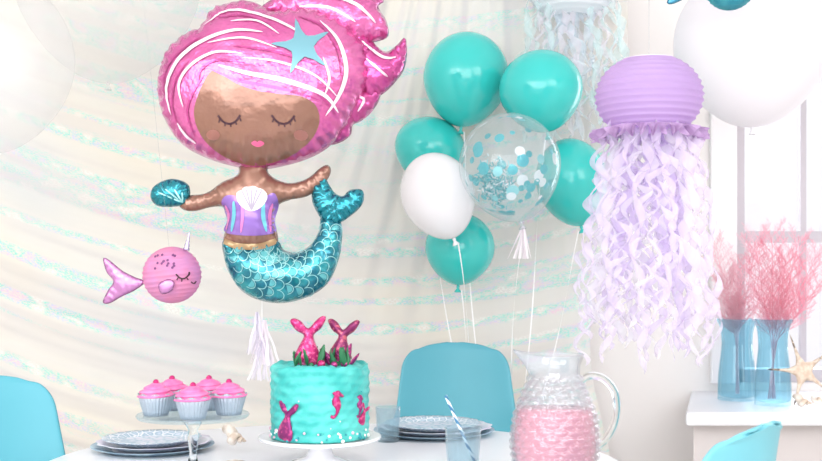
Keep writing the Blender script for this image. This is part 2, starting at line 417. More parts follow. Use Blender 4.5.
lC=inflate('hair',[(344,84),(360,88),(372,84),(382,80),(379,98),(370,112),(360,120),(352,124),(350,134),(338,142),(326,142),(326,120)],s,.045,Mpink2,mb,org,3.,wr=.24,y=.03,label='lower curled lock of hair')
HEAD=[(158,78),(159,102),(168,126),(183,145),(204,157),(228,165),(256,170),(284,166),(310,158),(330,146),(346,126),(360,102),(370,74),(366,50),(350,28),(324,12),(296,8),(274,12),(254,2),(232,2),(212,10),(200,28),(182,36),(166,54)]
head=inflate('hair',HEAD,s,.125,Mpink,mb,org,2.8,wr=.09,wf=.5,label='glossy pink foil hair')
BH=bvh([head])
face=patch('face',[(220,78),(232,84),(246,92),(264,98),(286,101),(306,103),(319,111),(322,126),(314,142),(298,155),(279,163),(258,167),(237,163),(219,153),(206,138),(201,118),(208,96)],s,BH,Mskin,mb,org,.002,3.)
Mwht=mat('white_hair_print',(250,228,240),.3,.25)
strokes('hair_highlight',[([(176,118),(172,92),(184,66),(208,48),(240,38),(268,40)],4.),([(190,112),(186,90),(198,72),(222,60),(250,62)],3.),([(208,30),(232,16),(262,20),(290,32),(312,46)],3.),
  ([(226,73),(254,81),(290,88),(326,100),(340,116)],4.6),([(250,66),(284,70),(318,82),(340,102)],2.2),([(322,26),(340,46),(348,74),(342,98),(328,120)],4),([(214,50),(250,46),(282,56)],2.),([(236,28),(262,28),(284,42)],2.),([(326,64),(332,84),(328,100)],2.4),([(182,126),(190,138),(200,146)],2.6)],s,BH,Mwht,mb,org,.0032,n=14)
strokes('hair_parting',[([(206,94),(208,78),(224,68),(252,71)],2.4),([(169,100),(170,76),(184,58),(208,42)],2.6),([(300,22),(324,32),(340,56),(344,82)],2.6),([(217,76),(246,88),(288,96),(324,106)],2.8),([(240,54),(280,60),(320,72)],2.2),([(200,140),(194,118),(200,100),(212,82)],2.4),([(182,128),(178,108),(182,86),(196,66)],2.0),([(338,118),(330,108),(316,96)],2.4),([(222,24),(250,22),(276,32)],1.8)],s,BH,Mpink2,mb,org,.0026,n=14)
BAB=bvh([lA]); strokes('hair_highlight',[([(288,-2),(324,-4),(356,6),(376,24)],4),([(300,8),(330,10),(356,24)],2.6)],s,BAB,Mwht,mb,org,.003,n=12)
BB=bvh([lB]); strokes('hair_highlight',[([(362,42),(382,58),(396,58)],3),([(366,60),(380,72),(388,78)],2.4)],s,BB,Mpale,mb,org,.003,n=12)
BC=bvh([lC]); strokes('hair_highlight',[([(352,96),(364,100),(358,112)],2.6)],s,BC,Mpale,mb,org,.003,n=12)
BF=bvh([face])
Mdark=mat('dark_print',(64,34,44),.4)
for cx in (236,288):
    eyes=[([(cx-11,121),(cx-6,127),(cx,129),(cx+6,127),(cx+11,121)],2.0)]
    for q in (-9,-4,1,6,10):
        yy=122+6.5*(1-(q/11)**2); eyes.append(([(cx+q,yy),(cx+q*1.15,yy+3.5)],1.3))
    strokes('closed_eye',eyes,s,BF,Mdark,mb,org,.0016,taper=False)
patch('lips',[(256,147),(260,144.5),(262,146),(264.5,144.5),(269,147),(265,150),(260,150)],s,BF,mat('lip_pink',(216,96,138),.35),mb,org,.0016,1.5)
for cx in (219,304):
    patch('cheek',ell(cx,139,7,5),s,BF,mat('cheek_blush',(160,108,98),.3,.4,coat=.4),mb,org,.0012,3)
star=[]
for i in range(10):
    a=math.pi/2+.25+i*math.pi/5; r=30 if i%2==0 else 11; star.append((306+r*math.cos(a),54-r*math.sin(a)))
patch('star_print',star,s,BH,mat('teal_star_print',(116,170,184),.3,.35,coat=.3),mb,org,.0042,3,n=3)
body=inflate('torso',[(240,158),(266,158),(268,172),(278,180),(292,183),(308,178),(320,168),(328,165),(331,172),(324,184),(308,196),(290,200),(278,206),(275,220),(277,246),(250,250),(224,246),(227,222),(224,208),(212,207),(196,211),(184,210),(178,203),(186,196),(206,193),(222,182),(238,174)],s,.044,Mskin,mb,org,2.2,wr=.08)
BT=bvh([body])
Mvest=mat('purple_foil_top',(146,110,190),.22,.45,coat=.4)
patch('bodice',[(223,203),(230,196),(244,199),(256,205),(268,197),(276,194),(279,205),(275,220),(275,233),(250,236),(225,232),(227,220)],s,BT,Mvest,mb,org,.0018,2.2)
for (a_,c_) in ((([(236,202),(236,216),(233,232)],4),0),(([(266,202),(265,216),(268,232)],4),0),(([(244,203),(245,216),(243,233)],3),1),(([(274,204),(271,216),(272,232)],3),1),(([(227,206),(230,216),(227,230)],3),1)):
    strokes('bodice_stripe',[a_],s,BT,[mat('teal_stripe_print',(110,190,206),.3,.3),mat('pink_stripe_print',(222,130,190),.3,.3)][c_],mb,org,.003)
fan=[(254,212),(246,209),(240,202),(239,194),(244,191),(247,188),(252,188),(256,187),(260,189),(264,190),(269,195),(268,202),(262,209)]
patch('scallop_print',fan,s,BT,mat('white_shell_print',(228,222,222),.4,.1),mb,org,.0034,2,n=3)
strokes('scallop_rib',[([(254,211),(254+q*1.0,191)],1.3) for q in (-10,-5,0,5,10)],s,BT,mat('shell_rib_print',(170,160,180),.4),mb,org,.0044,taper=False)
TAILO=[(224,240),(250,244),(276,240),(284,250),(298,252),(311,244),(319,230),(322,216),(340,220),(342,240),(338,262),(328,283),(310,296),(285,303),(262,301),(243,292),(230,275),(224,257)]
tail=inflate('tail',TAILO,s,.06,Mtail,mb,org,2.4,wr=.1)
BTl=bvh([tail])
cl=cr([(250,243),(252,258),(262,272),(282,279),(306,272),(323,254),(330,234),(331,220)],14,False)
wd=np.interp(np.linspace(0,1,len(cl)),[0,.15,.3,.5,.75,1],[24,28,29,25,15,9])
sc=[];fil=[]
arc=np.concatenate([[0],np.cumsum(np.linalg.norm(np.diff(cl,axis=0),axis=1))])
row=0; ss=3.
while ss<arc[-1]-4:
    c=np.array([np.interp(ss,arc,cl[:,0]),np.interp(ss,arc,cl[:,1])]); c2=np.array([np.interp(ss+1,arc,cl[:,0]),np.interp(ss+1,arc,cl[:,1])])
    t=c2-c; t/=np.linalg.norm(t); nn=np.array([-t[1],t[0]]); W=np.interp(ss,arc,wd)
    k=max(2,int(round(2*W/10))); cw=2*W/k
    for q in range(-1,k+1):
        o_=-W+(q+.5+(.5 if row%2 else 0))*cw
        if abs(o_)>W+1: continue
        pts=[]
        for a in np.linspace(-math.pi/2,math.pi/2,7):
            pts.append(tuple(c+nn*(o_+math.sin(a)*cw*.5)+t*(math.cos(a)*7)))
        if abs(o_)<W-1.5:
            sc.append((pts,.8))
            if random.random()<.4: fil.append(pts)
    ss+=7; row+=1
tp=cr(TAILO,4)
vs=[];fs=[]
for pts,w_ in sc:
    if inside(tp,np.array(pts)).mean()>.8:
        v,f=stroke_geo(pts,w_,s,BTl,org,.0018,len(vs),taper=False); vs+=v; fs+=f
nl=len(fs)
for pts in fil:
    if inside(tp,np.array(pts)).mean()<.95: continue
    c=np.mean(pts,axis=0); q=[tuple(c+(np.array(p_)-c)*.78) for p_ in pts]
    v,f=patch('x',q,s,BTl,None,None,org,.0014,1.6,smooth=False,geo=True); o_=len(vs); vs+=v; fs+=[tuple(i+o_ for i in t_) for t_ in f]
so=mk('scale_print',vs,fs,Mline,mb); so.data.materials.append(mat('light_scale_print',(96,184,190),.22,.5,coat=.4))
so.data.polygons.foreach_set('material_index',[0]*nl+[1]*(len(fs)-nl)); so['kind']='stuff'
strokes('waist_band',[([(225,241),(238,246),(252,247),(264,246),(277,241)],6)],s,bvh([tail,body]),mat('gold_band_print',(176,148,112),.3,.4),mb,org,.002,taper=False)
inflate('tail_fin',[(327,224),(318,214),(312,200),(314,186),(324,178),(330,186),(335,193),(343,196),(350,190),(362,190),(364,200),(358,210),(348,218),(338,224)],s,.024,Mfin,mb,org,2.,wr=.35,y=-.004)
hs=inflate('hand_shell',[(184,205),(172,207),(158,206),(151,198),(153,188),(161,182),(172,179),(183,181),(190,187),(190,198)],s,.022,Mfin,mb,org,2.,wr=.3,y=-.006)
strokes('hand_shell_rib',[([(184,203),(172+q*1.5,188+abs(q)*.6)],1.6) for q in (-8,-3,3,8)],s,bvh([hs]),Mline,mb,org,.0012,taper=True)
def ribbon_geo(pts,w,ang0,tw,k=0):
    vs=[];fs=[]
    for i,p_ in enumerate(pts):
        a=ang0+tw*i/len(pts); d_=Vector((math.cos(a),math.sin(a),0))*w/2
        vs+= [Vector(p_)-d_,Vector(p_)+d_]
    for i in range(len(pts)-1): fs.append((k+2*i,k+2*i+1,k+2*i+3,k+2*i+2))
    return vs,fs
Mtas=film('tassel_film',(248,244,252),.15,.12)
Mblt=paper('blush_tassel_tissue',(252,246,250),.4)
for j in range(3):
    vs=[];fs=[]
    u0,v0=[(257,312),(265,320),(263,336)][j]
    L0=[42,44,44][j]
    for i in range(22):
        a=random.uniform(0,6.28); sp=random.uniform(.004,.042)
        pts=[((u0-255)*s+sp*math.cos(a)*t_**1.2+.002*math.sin(t_*9+i),sp*math.sin(a)*t_,(170-v0)*s-L0*s*t_) for t_ in np.linspace(0,1,9)]
        v,f=ribbon_geo(pts,.006,a,random.uniform(-2,2),len(vs)); vs+=v;fs+=f
    mk('tassel',vs,fs,[Mtas,Mblt,Mtas][j],mb)
tube('string',[((262-255)*s,0,(170-300)*s),((262-255)*s,0,(170-345)*s)],.0009,mat('white_string',(245,245,245),.6),mb,5)
tube('hanging_thread',[((262-255)*s,.03,.4),((262-255)*s,.03,2.9-P(255,170,dm).z)],.0004,film('nylon_thread',(250,250,250),.9),mb,5)
# =============== PAPER LANTERNS
def lantern_body(name,R,Rz,m,parent,ribs=14,segs=64,top=.12,bot=.12,dep=.045):
    prof=[]; n=ribs*6
    for i in range(n+1):
        t=top+(math.pi-top-bot)*i/n
        rr=math.sin(t)*R; zz=math.cos(t)*Rz
        rr*=1-dep*abs(math.sin(math.pi*i/6))
        prof.append((rr,zz))
    return lathe(name,prof,m,segs,parent)
def fish_lantern(loc,R,cols,label,rot,horn=True):
    e=root('fish_paper_lantern',loc,label,'lantern',rot=rot)
    b=lantern_body('lantern_body',R,R*.96,paper('paper_'+cols[0],cols[1],.35,cols[2],18),e,ribs=16,dep=.035)
    k=R/30.; o=(0,0); B=bvh([b])
    Mt=mat('fin_foil_'+cols[0],cols[3],.25,.5,coat=.4)
    tl=[(-28,4),(-38,-2),(-50,-10),(-62,-22),(-68,-24),(-66,-10),(-60,0),(-66,8),(-73,20),(-66,22),(-52,16),(-40,12)]
    inflate('tail_fin',tl,k,.006,Mt,e,o,2.,wr=.2)
    inflate('side_fin',[(-8,8),(2,4),(8,8),(4,16),(-6,18)],k,.003,Mt,e,(0,0),2.,y=-R*1.0)
    strokes('closed_eye',[([(10,0),(13,4),(17,5),(21,2),(22,-1)],1.5),([(12,3),(10,6)],1.1),([(15,5),(14,8)],1.1),([(19,4),(20,7)],1.1),([(22,9),(24,11),(26,9)],1.2)],k,B,Mdark,e,o,.0022,taper=False)
    vs=[];fs=[]
    for _ in range(16):
        cx,cy=random.uniform(-14,10),random.uniform(-22,-6)
        v,f=patch('x',ell(cx,cy,1.3,1.3,8),k,B,Mdark,e,o,.0022,1.5,geo=True); q=len(vs); vs+=v; fs+=[tuple(i+q for i in t) for t in f]
    mk('freckle_print',vs,fs,mat('plum_print',(120,70,120),.5),e)
    if horn:
        pts=[(.62*R+.18*R*t_,-.02,.78*R+.62*R*t_) for t_ in np.linspace(0,1,14)]
        v,f=tube_geo(pts,[.0075*(1-t_)*(1+.18*math.sin(t_*30))+.0006 for t_ in np.linspace(0,1,14)],10)
        mk('horn',v,f,mat('silver_horn',(190,180,210),.25,.6),e)
    tube('hanging_thread',[(0,0,R*.9),(0,0,2.9-loc.z)],.0004,film('nylon_thread',(250,250,250),.9),e,5)
    return e
fish_lantern(P(172,275,2.95),29.5*2.95/F,('pink',(236,160,198),(224,162,212),(184,124,176)),'pink paper narwhal fish lantern with closed eye and purple tail',(0,math.radians(-6),0))
fish_lantern(P(730,-15,3.2),26*3.2/F,('teal',(60,160,180),(90,190,200),(60,140,170)),'teal paper fish lantern hanging by a thread',(0,0,0),horn=False)
# =============== JELLYFISH LANTERN
dj=2.9; sj=dj/F
J=root('jellyfish_paper_lantern',P(649,97,dj),'lilac paper lantern jellyfish with long curly streamers','lantern')
lj=lantern_body('lantern_body',54*sj,43*sj,paper('lilac_lantern_paper',(220,194,234),.5,(211,184,229),3),J,15,72,.5,.42,.036)
tube('top_ring',[(26*sj*math.cos(a),26*sj*math.sin(a),37.5*sj) for a in np.linspace(0,2*math.pi,40)],.0016,mat('wire_white',(230,225,235),.4,.3),J,6)
vs=[];fs=[];n=420
for i in range(n):
    a=2*math.pi*i/n
    for q in range(4):
        r=(41+q*4.0+ (2.2*q)*math.sin(a*46+q*.4))*sj; z=(-30-q*2.9+1.8*q*math.sin(a*31+1.0))*sj
        vs.append((r*math.cos(a),r*math.sin(a),z))
for i in range(n):
    for q in range(3):
        fs.append((i*4+q,i*4+q+1,((i+1)%n)*4+q+1,((i+1)%n)*4+q))
mk('ruffle',vs,fs,paper('ruffle_paper',(176,144,188),.3,(208,180,218),30),J)
def stream_mat(name,c,tr):
    m=paper(name,c,.5); nt=m.node_tree; o=nt.nodes['Material Output']; src=o.inputs[0].links[0].from_socket
    t=nt.nodes.new('ShaderNodeBsdfTransparent'); x=nt.nodes.new('ShaderNodeMixShader'); x.inputs[0].default_value=tr
    nt.links.new(src,x.inputs[1]); nt.links.new(t.outputs[0],x.inputs[2]); nt.links.new(x.outputs[0],o.inputs[0]); return m
Mst=[stream_mat('streamer_lavender',(242,232,251),.38),stream_mat('streamer_pale',(250,247,254),.42),stream_mat('streamer_lilac',(232,219,247),.36)]
def streamer(parent,x,y,z0,L,R,spx,spy,m,w=.02,turns=8,ph=0,name='streamer',n=170):
    vs=[];fs=[]
    dirn=random.choice((-1,1))
    for i in range(n+1):
        t=i/n; a=ph+dirn*turns*2*math.pi*t+1.1*math.sin(t*7+ph); grow=min(1,t*5)
        r=R*grow*(.75+.35*math.sin(t*5+ph*2)); cxx=x+spx*math.sin(t*math.pi*.62)+.012*math.sin(t*9+ph); cyy=y+spy*math.sin(t*math.pi*.62)
        z=z0-L*t+.004*math.sin(a*1.0+ph)
        c=Vector((cxx+r*math.cos(a),cyy+r*math.sin(a),z))
        ti=.75+.45*math.sin(t*17+ph)
        d=Vector((ti*math.cos(a+.9),ti*math.sin(a+.9),.6)).normalized()*w/2*(1-.25*t)*(1+.12*math.sin(t*43+ph))
        mid=c+Vector((math.cos(a),math.sin(a),0))*w*.14     # ribbon is cupped, not flat
        vs+=[c-d,mid,c+d]
    for i in range(n):
        k=3*i; fs+=[(k,k+1,k+4,k+3),(k+1,k+2,k+5,k+4)]
    return mk(name,vs,fs,m,parent)
for i in range(78):
    a=2*math.pi*i/78*3.0+.2; rr=(.9,.65,.3)[i%3]*44*sj
    L=random.uniform(.48,.61) if i%3==0 else random.uniform(.34,.57)
    streamer(J,rr*math.cos(a),rr*math.sin(a),-31*sj,L,random.uniform(.011,.020),.060*math.cos(a)+random.uniform(-.012,.012),.055*math.sin(a),Mst[(i*7)%3],random.uniform(.022,.034),random.uniform(4.5,7.5),random.uniform(0,6))
tube('hanging_thread',[(0,0,30*sj),(0,0,2.9-P(649,97,dj).z)],.0006,film('nylon_thread',(250,250,250),.9),J,5)
# =============== BALLOONS
def balloon(loc,rx,ry,m,label,tilt=(0,0),string_to=None,name='latex_balloon',group=None,up=False):
    e=root(name,loc,label,'balloon',group)
    prof=[]; n=30
    for i in range(n+1):
        t=math.pi*i/n; r=math.sin(t)*rx; z=math.cos(t)*ry
        if z<0:
            q=-z/ry; r*=1-.16*q**1.6; z*=1.07
        prof.append((max(r,.0),z))
    R=Matrix.Rotation(tilt[0],4,'Y')@Matrix.Rotation(tilt[1],4,'X')
    b=lathe('balloon_body',prof,m,48,e); b.data.transform(R)
    zb=-ry*1.07
    k=lathe('knot',[(.004,zb+.004),(.006,zb-.004),(.004,zb-.01),(.010,zb-.018),(.012,zb-.024),(0,zb-.018)],m,12,e); k.data.transform(R)
    kp=R@Vector((0,0,zb-.016))
    if string_to is not None:
        st=Vector(string_to)-Vector(loc); pts=[]
        for t_ in np.linspace(0,1,24):
            p_=kp.lerp(st,t_); p_.x+=.012*math.sin(t_*8+loc[0]*9)*(1-t_); pts.append(p_)
        v,f=ribbon_geo(pts,.0042,.3,7); mk('ribbon_string',v,f,mat('white_ribbon',(252,252,252),.4),e)
    if up:
        tube('hanging_thread',[R@Vector((0,0,ry)),Vector((0,0,2.9-loc[2]))],.0004,film('nylon_thread',(250,250,250),.9),e,5)
    return e
Mteal=mat('teal_latex',(62,200,194),.2,coat=.4,noise=(3,(54,194,188),.4,.6))
Mwl=mat('white_latex',(242,241,243),.22,coat=.3)
G='balloon bunch behind the chair'
WT=P(500,0,3.95); WT.z=.09
def bal(u,v,a,b,d,m,lab,tilt=(0,0),name='latex_balloon'):
    k=d/F
    return balloon(P(u,v,d),a*k,b*k,m,lab,tilt,(WT.x+random.uniform(-.02,.02),WT.y+random.uniform(-.02,.02),.09),name,group=G)
bal(466,78,43,46,3.97,Mteal,'teal latex balloon at the top of the bunch',(.1,0))
bal(541,90,42,40,3.78,Mteal,'teal latex balloon beside the confetti balloon',(-.15,0))
bal(430,149,36,32,4.02,Mteal,'teal latex balloon above the white one',(.3,0))
bal(438,195,37,43,3.66,Mwl,'glossy white latex balloon in the bunch',(-.35,0))
bal(572,181,36,43,3.88,Mteal,'teal latex balloon partly behind the confetti balloon',(-.2,0))
bal(460,248,35,35,3.92,Mteal,'teal latex balloon low in the bunch',(.05,0))
dcb=3.45
cb=bal(510,166,51,53,dcb,film('clear_latex',(240,248,253),.87,.05,(250,253,254),.4),'clear balloon filled with teal and white confetti',(-.2,0),'confetti_balloon')
vs=[];fs=[];mi=[]
k=dcb/F
for i in range(80):
    while True:
        th=random.uniform(0,2*math.pi); cz=random.uniform(-1,1)
        if random.random()<(.3 if cz>.3 else .95): break
    rr=math.sqrt(1-cz*cz); n_=Vector((rr*math.cos(th)*.96*51*k,rr*math.sin(th)*.96*51*k,cz*53*k*.97)); nn=n_.normalized()
    a_=nn.orthogonal().normalized(); b_=nn.cross(a_); R=random.choice((.008,.011,.015,.019)); q=len(vs)
    if cz<-.3: n_=n_*.98
    vs+= [n_*.985]+[n_*.972+(a_*math.cos(2*math.pi*j/16)+b_*math.sin(2*math.pi*j/16))*R for j in range(16)]
    fs+=[(q,q+1+j,q+1+(j+1)%16) for j in range(16)]; mi+=[random.choice((0,0,0,2,1))]*16
for i in range(420):
    n_=Vector((random.gauss(-.32,.17)*51*k,-abs(random.gauss(.5,.15))*51*k,random.gauss(-.38,.2)*53*k))
    if (n_/(51*k)).length>.92: n_*=.9/(n_/(51*k)).length
    a_=Vector((random.gauss(0,1),random.gauss(0,1),random.gauss(0,1))).normalized(); b_=a_.orthogonal().normalized(); q=len(vs); L_=random.uniform(.004,.014)
    vs+=[n_-a_*L_-b_*.002,n_+a_*L_-b_*.002,n_+a_*L_+b_*.002,n_-a_*L_+b_*.002]; fs.append((q,q+1,q+2,q+3)); mi.append(random.choice((0,0,2,1)))
cf=mk('confetti',vs,fs,mat('teal_confetti',(70,180,188),.35,.2),cb,False); cf['kind']='stuff'
cf.data.materials.append(mat('white_confetti',(232,240,242),.4)); cf.data.materials.append(mat('aqua_confetti',(140,212,216),.35,.1)); cf.data.polygons.foreach_set('material_index',mi)
vs=[];fs=[]
for i in range(20):
    a=random.uniform(0,6.28); sp=random.uniform(.004,.05)
    pts=[(.04+sp*math.cos(a)*t_,sp*math.sin(a)*t_,-.18-.10*t_) for t_ in np.linspace(0,1,7)]
    v,f=ribbon_geo(pts,.006,a,2,len(vs)); vs+=v;fs+=f
mk('tassel',vs,fs,Mblt,cb)
wt=lathe('balloon_weight',[(0,0),(.05,0),(.055,.01),(.055,.075),(.05,.085),(.012,.09),(.006,.1),(0,.1)],mat('silver_weight',(200,204,210),.3,.6),32,None,loc=(WT.x,WT.y,0)); tag(wt,'silver balloon weight holding the ribbon strings','balloon weight')
# big pale balloons
d=3.62;k=d/F
balloon(P(752,44,d),77*k,78*k,paper('big_white_latex',(246,244,247),.35),'very large white balloon beside the window',(0,0),None,'large_round_balloon',up=True)
Mfrost=film('frosted_latex',(250,250,250),.78,.25,(253,253,253),.25)
d=3.75;k=d/F
balloon(P(108,-22,d),92*k,98*k,Mfrost,'large frosted translucent balloon before the drape',(0,0),None,'large_round_balloon',up=True)
d=3.1;k=d/F
balloon(P(-12,60,d),84*k,88*k,Mfrost,'large frosted translucent balloon beside another pale balloon',(0,0),None,'large_round_balloon',up=True)
d=4.0;k=d/F
J2=root('jellyfish_paper_lantern',P(572,-16,d),'white lantern jellyfish with shimmering iridescent film streamers','lantern')
lantern_body('lantern_body',48*k,34*k,paper('white_lantern_paper',(242,246,250),.3),J2,12,56,.4,.35)
Mir=[stream_mat('iris_film_mint',(230,253,253),.5),stream_mat('iris_film_blush',(253,246,254),.5),stream_mat('iris_film_blue',(236,246,254),.5)]
for i in range(34):
    a=2*math.pi*i/34*3+.1; rr=(1.0,.7,.3)[i%3]*44*k
    yy=rr*math.sin(a)*.4-.01
    streamer(J2,rr*math.cos(a),yy,-18*k,random.uniform(.36,.50),random.uniform(.010,.016),.04*math.cos(a),.0,Mir[i%3],.034,random.uniform(3,5),random.uniform(0,6),n=80)
tube('hanging_thread',[(0,0,32*k),(0,0,2.9-P(572,-16,d).z)],.0006,film('nylon_thread',(250,250,250),.9),J2,5)
# =============== CAKE
dc=2.42; cx_=P(320,0,dc).x; CP=.806
cs=root('cake_stand',(cx_,dc,TZ),'low white ceramic pedestal cake stand under the teal cake','cake stand')
Mcer=mat('white_ceramic',(244,244,247),.18,coat=.4)
lathe('stand_plate',[(0,.056),(.115,.056),(.126,.059),(.130,.058),(.128,.053),(.11,.048),(.03,.042),(0,.042)],Mcer,96,cs)
lathe('pedestal',[(.03,.043),(.024,.03),(.03,.015),(.06,.004),(.066,0),(0,0)],Mcer,64,cs)
ck=root('cake',(cx_,dc,TZ+.0565),'round turquoise buttercream cake topped with mermaid tails and seahorses','cake')
RC=.1035; HC=.152
def cakemod(r,z,a):
    if r<1e-4: return (0,0,z)
    if r>RC*.93 and z<HC-.002:
        r2=r+.0011*math.sin(z*330+1.4*math.sin(a*3+z*20)+a)+.0009*math.sin(a*9+z*150+2*math.sin(z*45+a*2))+.0006*math.sin(a*23-z*260)
    else: r2=r; z=z+.0024*math.sin(a*3+r*190)+.0016*math.sin(a*9+r*90)+.001*math.sin(a*17)
    return (r2*math.cos(a),r2*math.sin(a),z)
pf=[(0,.0)]+[(RC*.97,0.0)]+[(RC,z) for z in np.linspace(.002,HC-.004,70)]+[(RC-.002,HC+.001),(RC-.006,HC+.002)]+[(r,HC) for r in np.linspace(RC-.01,0,26)]
Mfro=mat('turquoise_buttercream',(56,176,170),.45,noise=(16,(92,200,192),.38,.66),bump=(70,.5,.004))
lathe('frosting',pf,Mfro,160,ck,cakemod)
Mgl=[mat('magenta_glitter_fondant',(182,38,108),.32,.4,noise=(130,(238,110,160),.5,.66)),mat('purple_glitter_fondant',(134,44,108),.32,.4,noise=(120,(220,86,146),.5,.66)),mat('plum_fondant',(120,34,86),.34,.35,noise=(90,(206,104,120),.5,.66))]
TAIL=[(0,1),(-12,-1),(-14,-10),(-10,-20),(-5,-29),(-5,-33),(-12,-37),(-18,-46),(-14,-49),(-7,-46),(0,-39),(7,-46),(14,-51),(18,-49),(13,-39),(6,-33),(6,-28),(9,-20),(13,-10),(11,-1)]
kc=dc/F
def topper(name,x,y,z,scl,rot,m,T=.011):
    o=inflate(name,TAIL,kc*scl,T*scl,m,ck,(0,0),1.6,n=4)
    o.location=(x,y,z); o.rotation_euler=rot; return o
topper('mermaid_tail_topper',(309-320)*kc,-.02,HC-.004,1.0,(0,math.radians(0),math.radians(12)),Mgl[0],.019)
topper('mermaid_tail_topper',(339-320)*kc,.012,HC-.004,.95,(0,math.radians(6),math.radians(-18)),Mgl[2],.018)
Mgr=mat('green_icing',(44,112,74),.5); Mbl=mat('teal_icing_pearl',(40,150,160),.3)
Mwp=mat('white_icing_pearl',(245,240,235),.25)
def blob(name,x,y,z,r,m,sq=1.,parent=ck):
    return lathe(name,[(0,r*sq)]+[(r*math.sin(t),r*sq*math.cos(t)) for t in np.linspace(.3,math.pi-.3,8)]+[(0,-r*sq)],m,14,parent,loc=(x,y,z))
for i in range(30):
    x=random.uniform(-.050,.068); y=random.uniform(-.05,.03); r=random.uniform(.004,.0095)
    blob('icing_pearl',x,y,HC+r*.6,r,random.choice([Mgl[0],Mgl[1],Mgr,Mbl,Mgr,Mwp]))
for i in range(38):
    a=random.uniform(0,6.28); x=random.choice((random.uniform(-.050,.0),random.uniform(.02,.072))); y=random.uniform(-.045,.0)
    lf=inflate('icing_leaf',[(0,0),(-3,-4),(-4,-10),(0,-20),(3,-11),(3,-4)],kc*random.uniform(.7,1.15),.002,random.choice([Mgr,Mgr,Mgl[1]]),ck,(0,0),1.5)
    lf.location=(x,y,HC); lf.rotation_euler=(random.uniform(-.4,.4),random.uniform(-.8,.8),a)
for (u,v,sc_,rt,mm) in ((289,440,.75,.15,1),(362,426,.42,.5,0)):
    x=(u-320)*kc; ph=math.asin(max(-1,min(1,x/RC))); zz=P(0,v,dc-.08).z-(TZ+.0565)
    topper('mermaid_tail_piece',RC*math.sin(ph)*1.0,-RC*math.cos(ph)-.001,max(.004,zz),sc_,(0,rt,ph),Mgl[mm],.008)
SH=[(0,-14),(4,-15),(7,-12),(10,-9),(9,-7),(5,-8),(6,-4),(7,2),(5,8),(2,13),(-2,16),(-5,14),(-4,11),(-1,12),(1,8),(0,4),(-3,0),(-3,-5),(-1,-9),(-3,-12)]
for (u,v,sc_,mm) in ((338,404,.9,0),(360,408,.75,1)):
    x=(u-320)*kc; ph=math.asin(x/RC); zz=P(0,v,dc-.09).z-(TZ+.0565)
    o=inflate('seahorse_icing',SH,kc*sc_,.006,Mgl[mm],ck,(0,0),1.2,n=3); o.location=(RC*math.sin(ph),-RC*math.cos(ph)-.001,zz); o.rotation_euler=(0,0,ph)
for i in range(46):
    ph=random.uniform(-1.4,1.4); z=random.uniform(.002,.022) if i<38 else random.uniform(.02,HC-.05)
    r=random.uniform(.001,.0018) if i>=38 else random.uniform(.002,.0042)
    blob('icing_pearl',RC*math.sin(ph)*1.01,-RC*math.cos(ph)*1.01,z,r,random.choice([Mwp,Mwp,Mbl,mat('pale_pink_pearl',(236,190,206),.3)]))
# =============== CUPCAKES
dk=2.3; kx=P(193,0,dk).x; KZ=.868
st=root('cupcake_stand',(kx,dk,TZ),'clear glass pedestal stand holding pink cupcakes','cake stand')
Mglass=mat('clear_glass',(250,254,255),.02,trans=1,ior=1.25)
Mglt=film('thin_clear_glass',(226,238,244),.88,.03,(240,249,252))
h=KZ-TZ
lathe('stand_plate',[(0,h),(.104,h),(.111,h+.003),(.113,h),(.109,h-.005),(.02,h-.008),(0,h-.008)],Mglt,72,st)
lathe('stand_stem',[(.012,h-.008),(.018,h-.015),(.009,h-.03),(.012,h-.045),(.007,.04),(.011,.018),(.04,.006),(.062,.002),(.062,0),(0,0)],Mglass,48,st)
Mwrap=mat('silver_blue_wrapper',(160,172,184),.42,.3); Mpf=mat('pink_frosting',(222,98,158),.45,noise=(40,(238,134,184),.35,.65))
def cupcake_proto():
    e=root('cupcake',(0,0,0),'cupcake with swirled pink frosting in a pearl grey wrapper','cupcake','cupcakes on the glass stand')
    def wm(r,z,a):
        if r<.005: return (r*math.cos(a),r*math.sin(a),z)
        r=r*(1+.018*math.sin(a*30)); z=z+(.002*math.sin(a*8) if z>.038 else 0); return (r*math.cos(a),r*math.sin(a),z)
    lathe('wrapper',[(0,0),(.024,0),(.0265,.01),(.031,.025),(.0355,.043),(.034,.0435),(.029,.03),(0,.03)],Mwrap,192,e,wm)
    def fm(r,z,a):
        q=(z-.038)/.03
        tt=q*3.2-a/(2*math.pi); r2=r*(1+.18*abs(math.sin(math.pi*tt))-.06)
        return (r2*math.cos(a),r2*math.sin(a),z)
    pf=[]
    for i in range(70):
        t=i/69; r=.0335*(1-t**1.7)**.66; pf.append((max(r,0),.037+.029*t))
    lathe('frosting',[(0,.034)]+pf,Mpf,108,e,fm)
    lathe('sugar_pearl',[(0,.066+.006)]+[(.0062*math.sin(t),.066+.006*math.cos(t)) for t in np.linspace(.3,2.8,7)]+[(0,.060)],Mgl[0],14,e)
    return e
cp=cupcake_proto(); kids=list(cp.children)
locs=[(156,2.29),(193,2.235),(229,2.30),(172,2.372),(209,2.378)]
for i,(u,d) in enumerate(locs):
    c=cp if i==0 else cp.copy()
    if i:
        COL.objects.link(c)
        for kk in kids:
            q=kk.copy(); q.parent=c; COL.objects.link(q)
    c.location=(P(u,0,d).x,d,KZ+.001); c.rotation_euler=(0,0,i*.7)
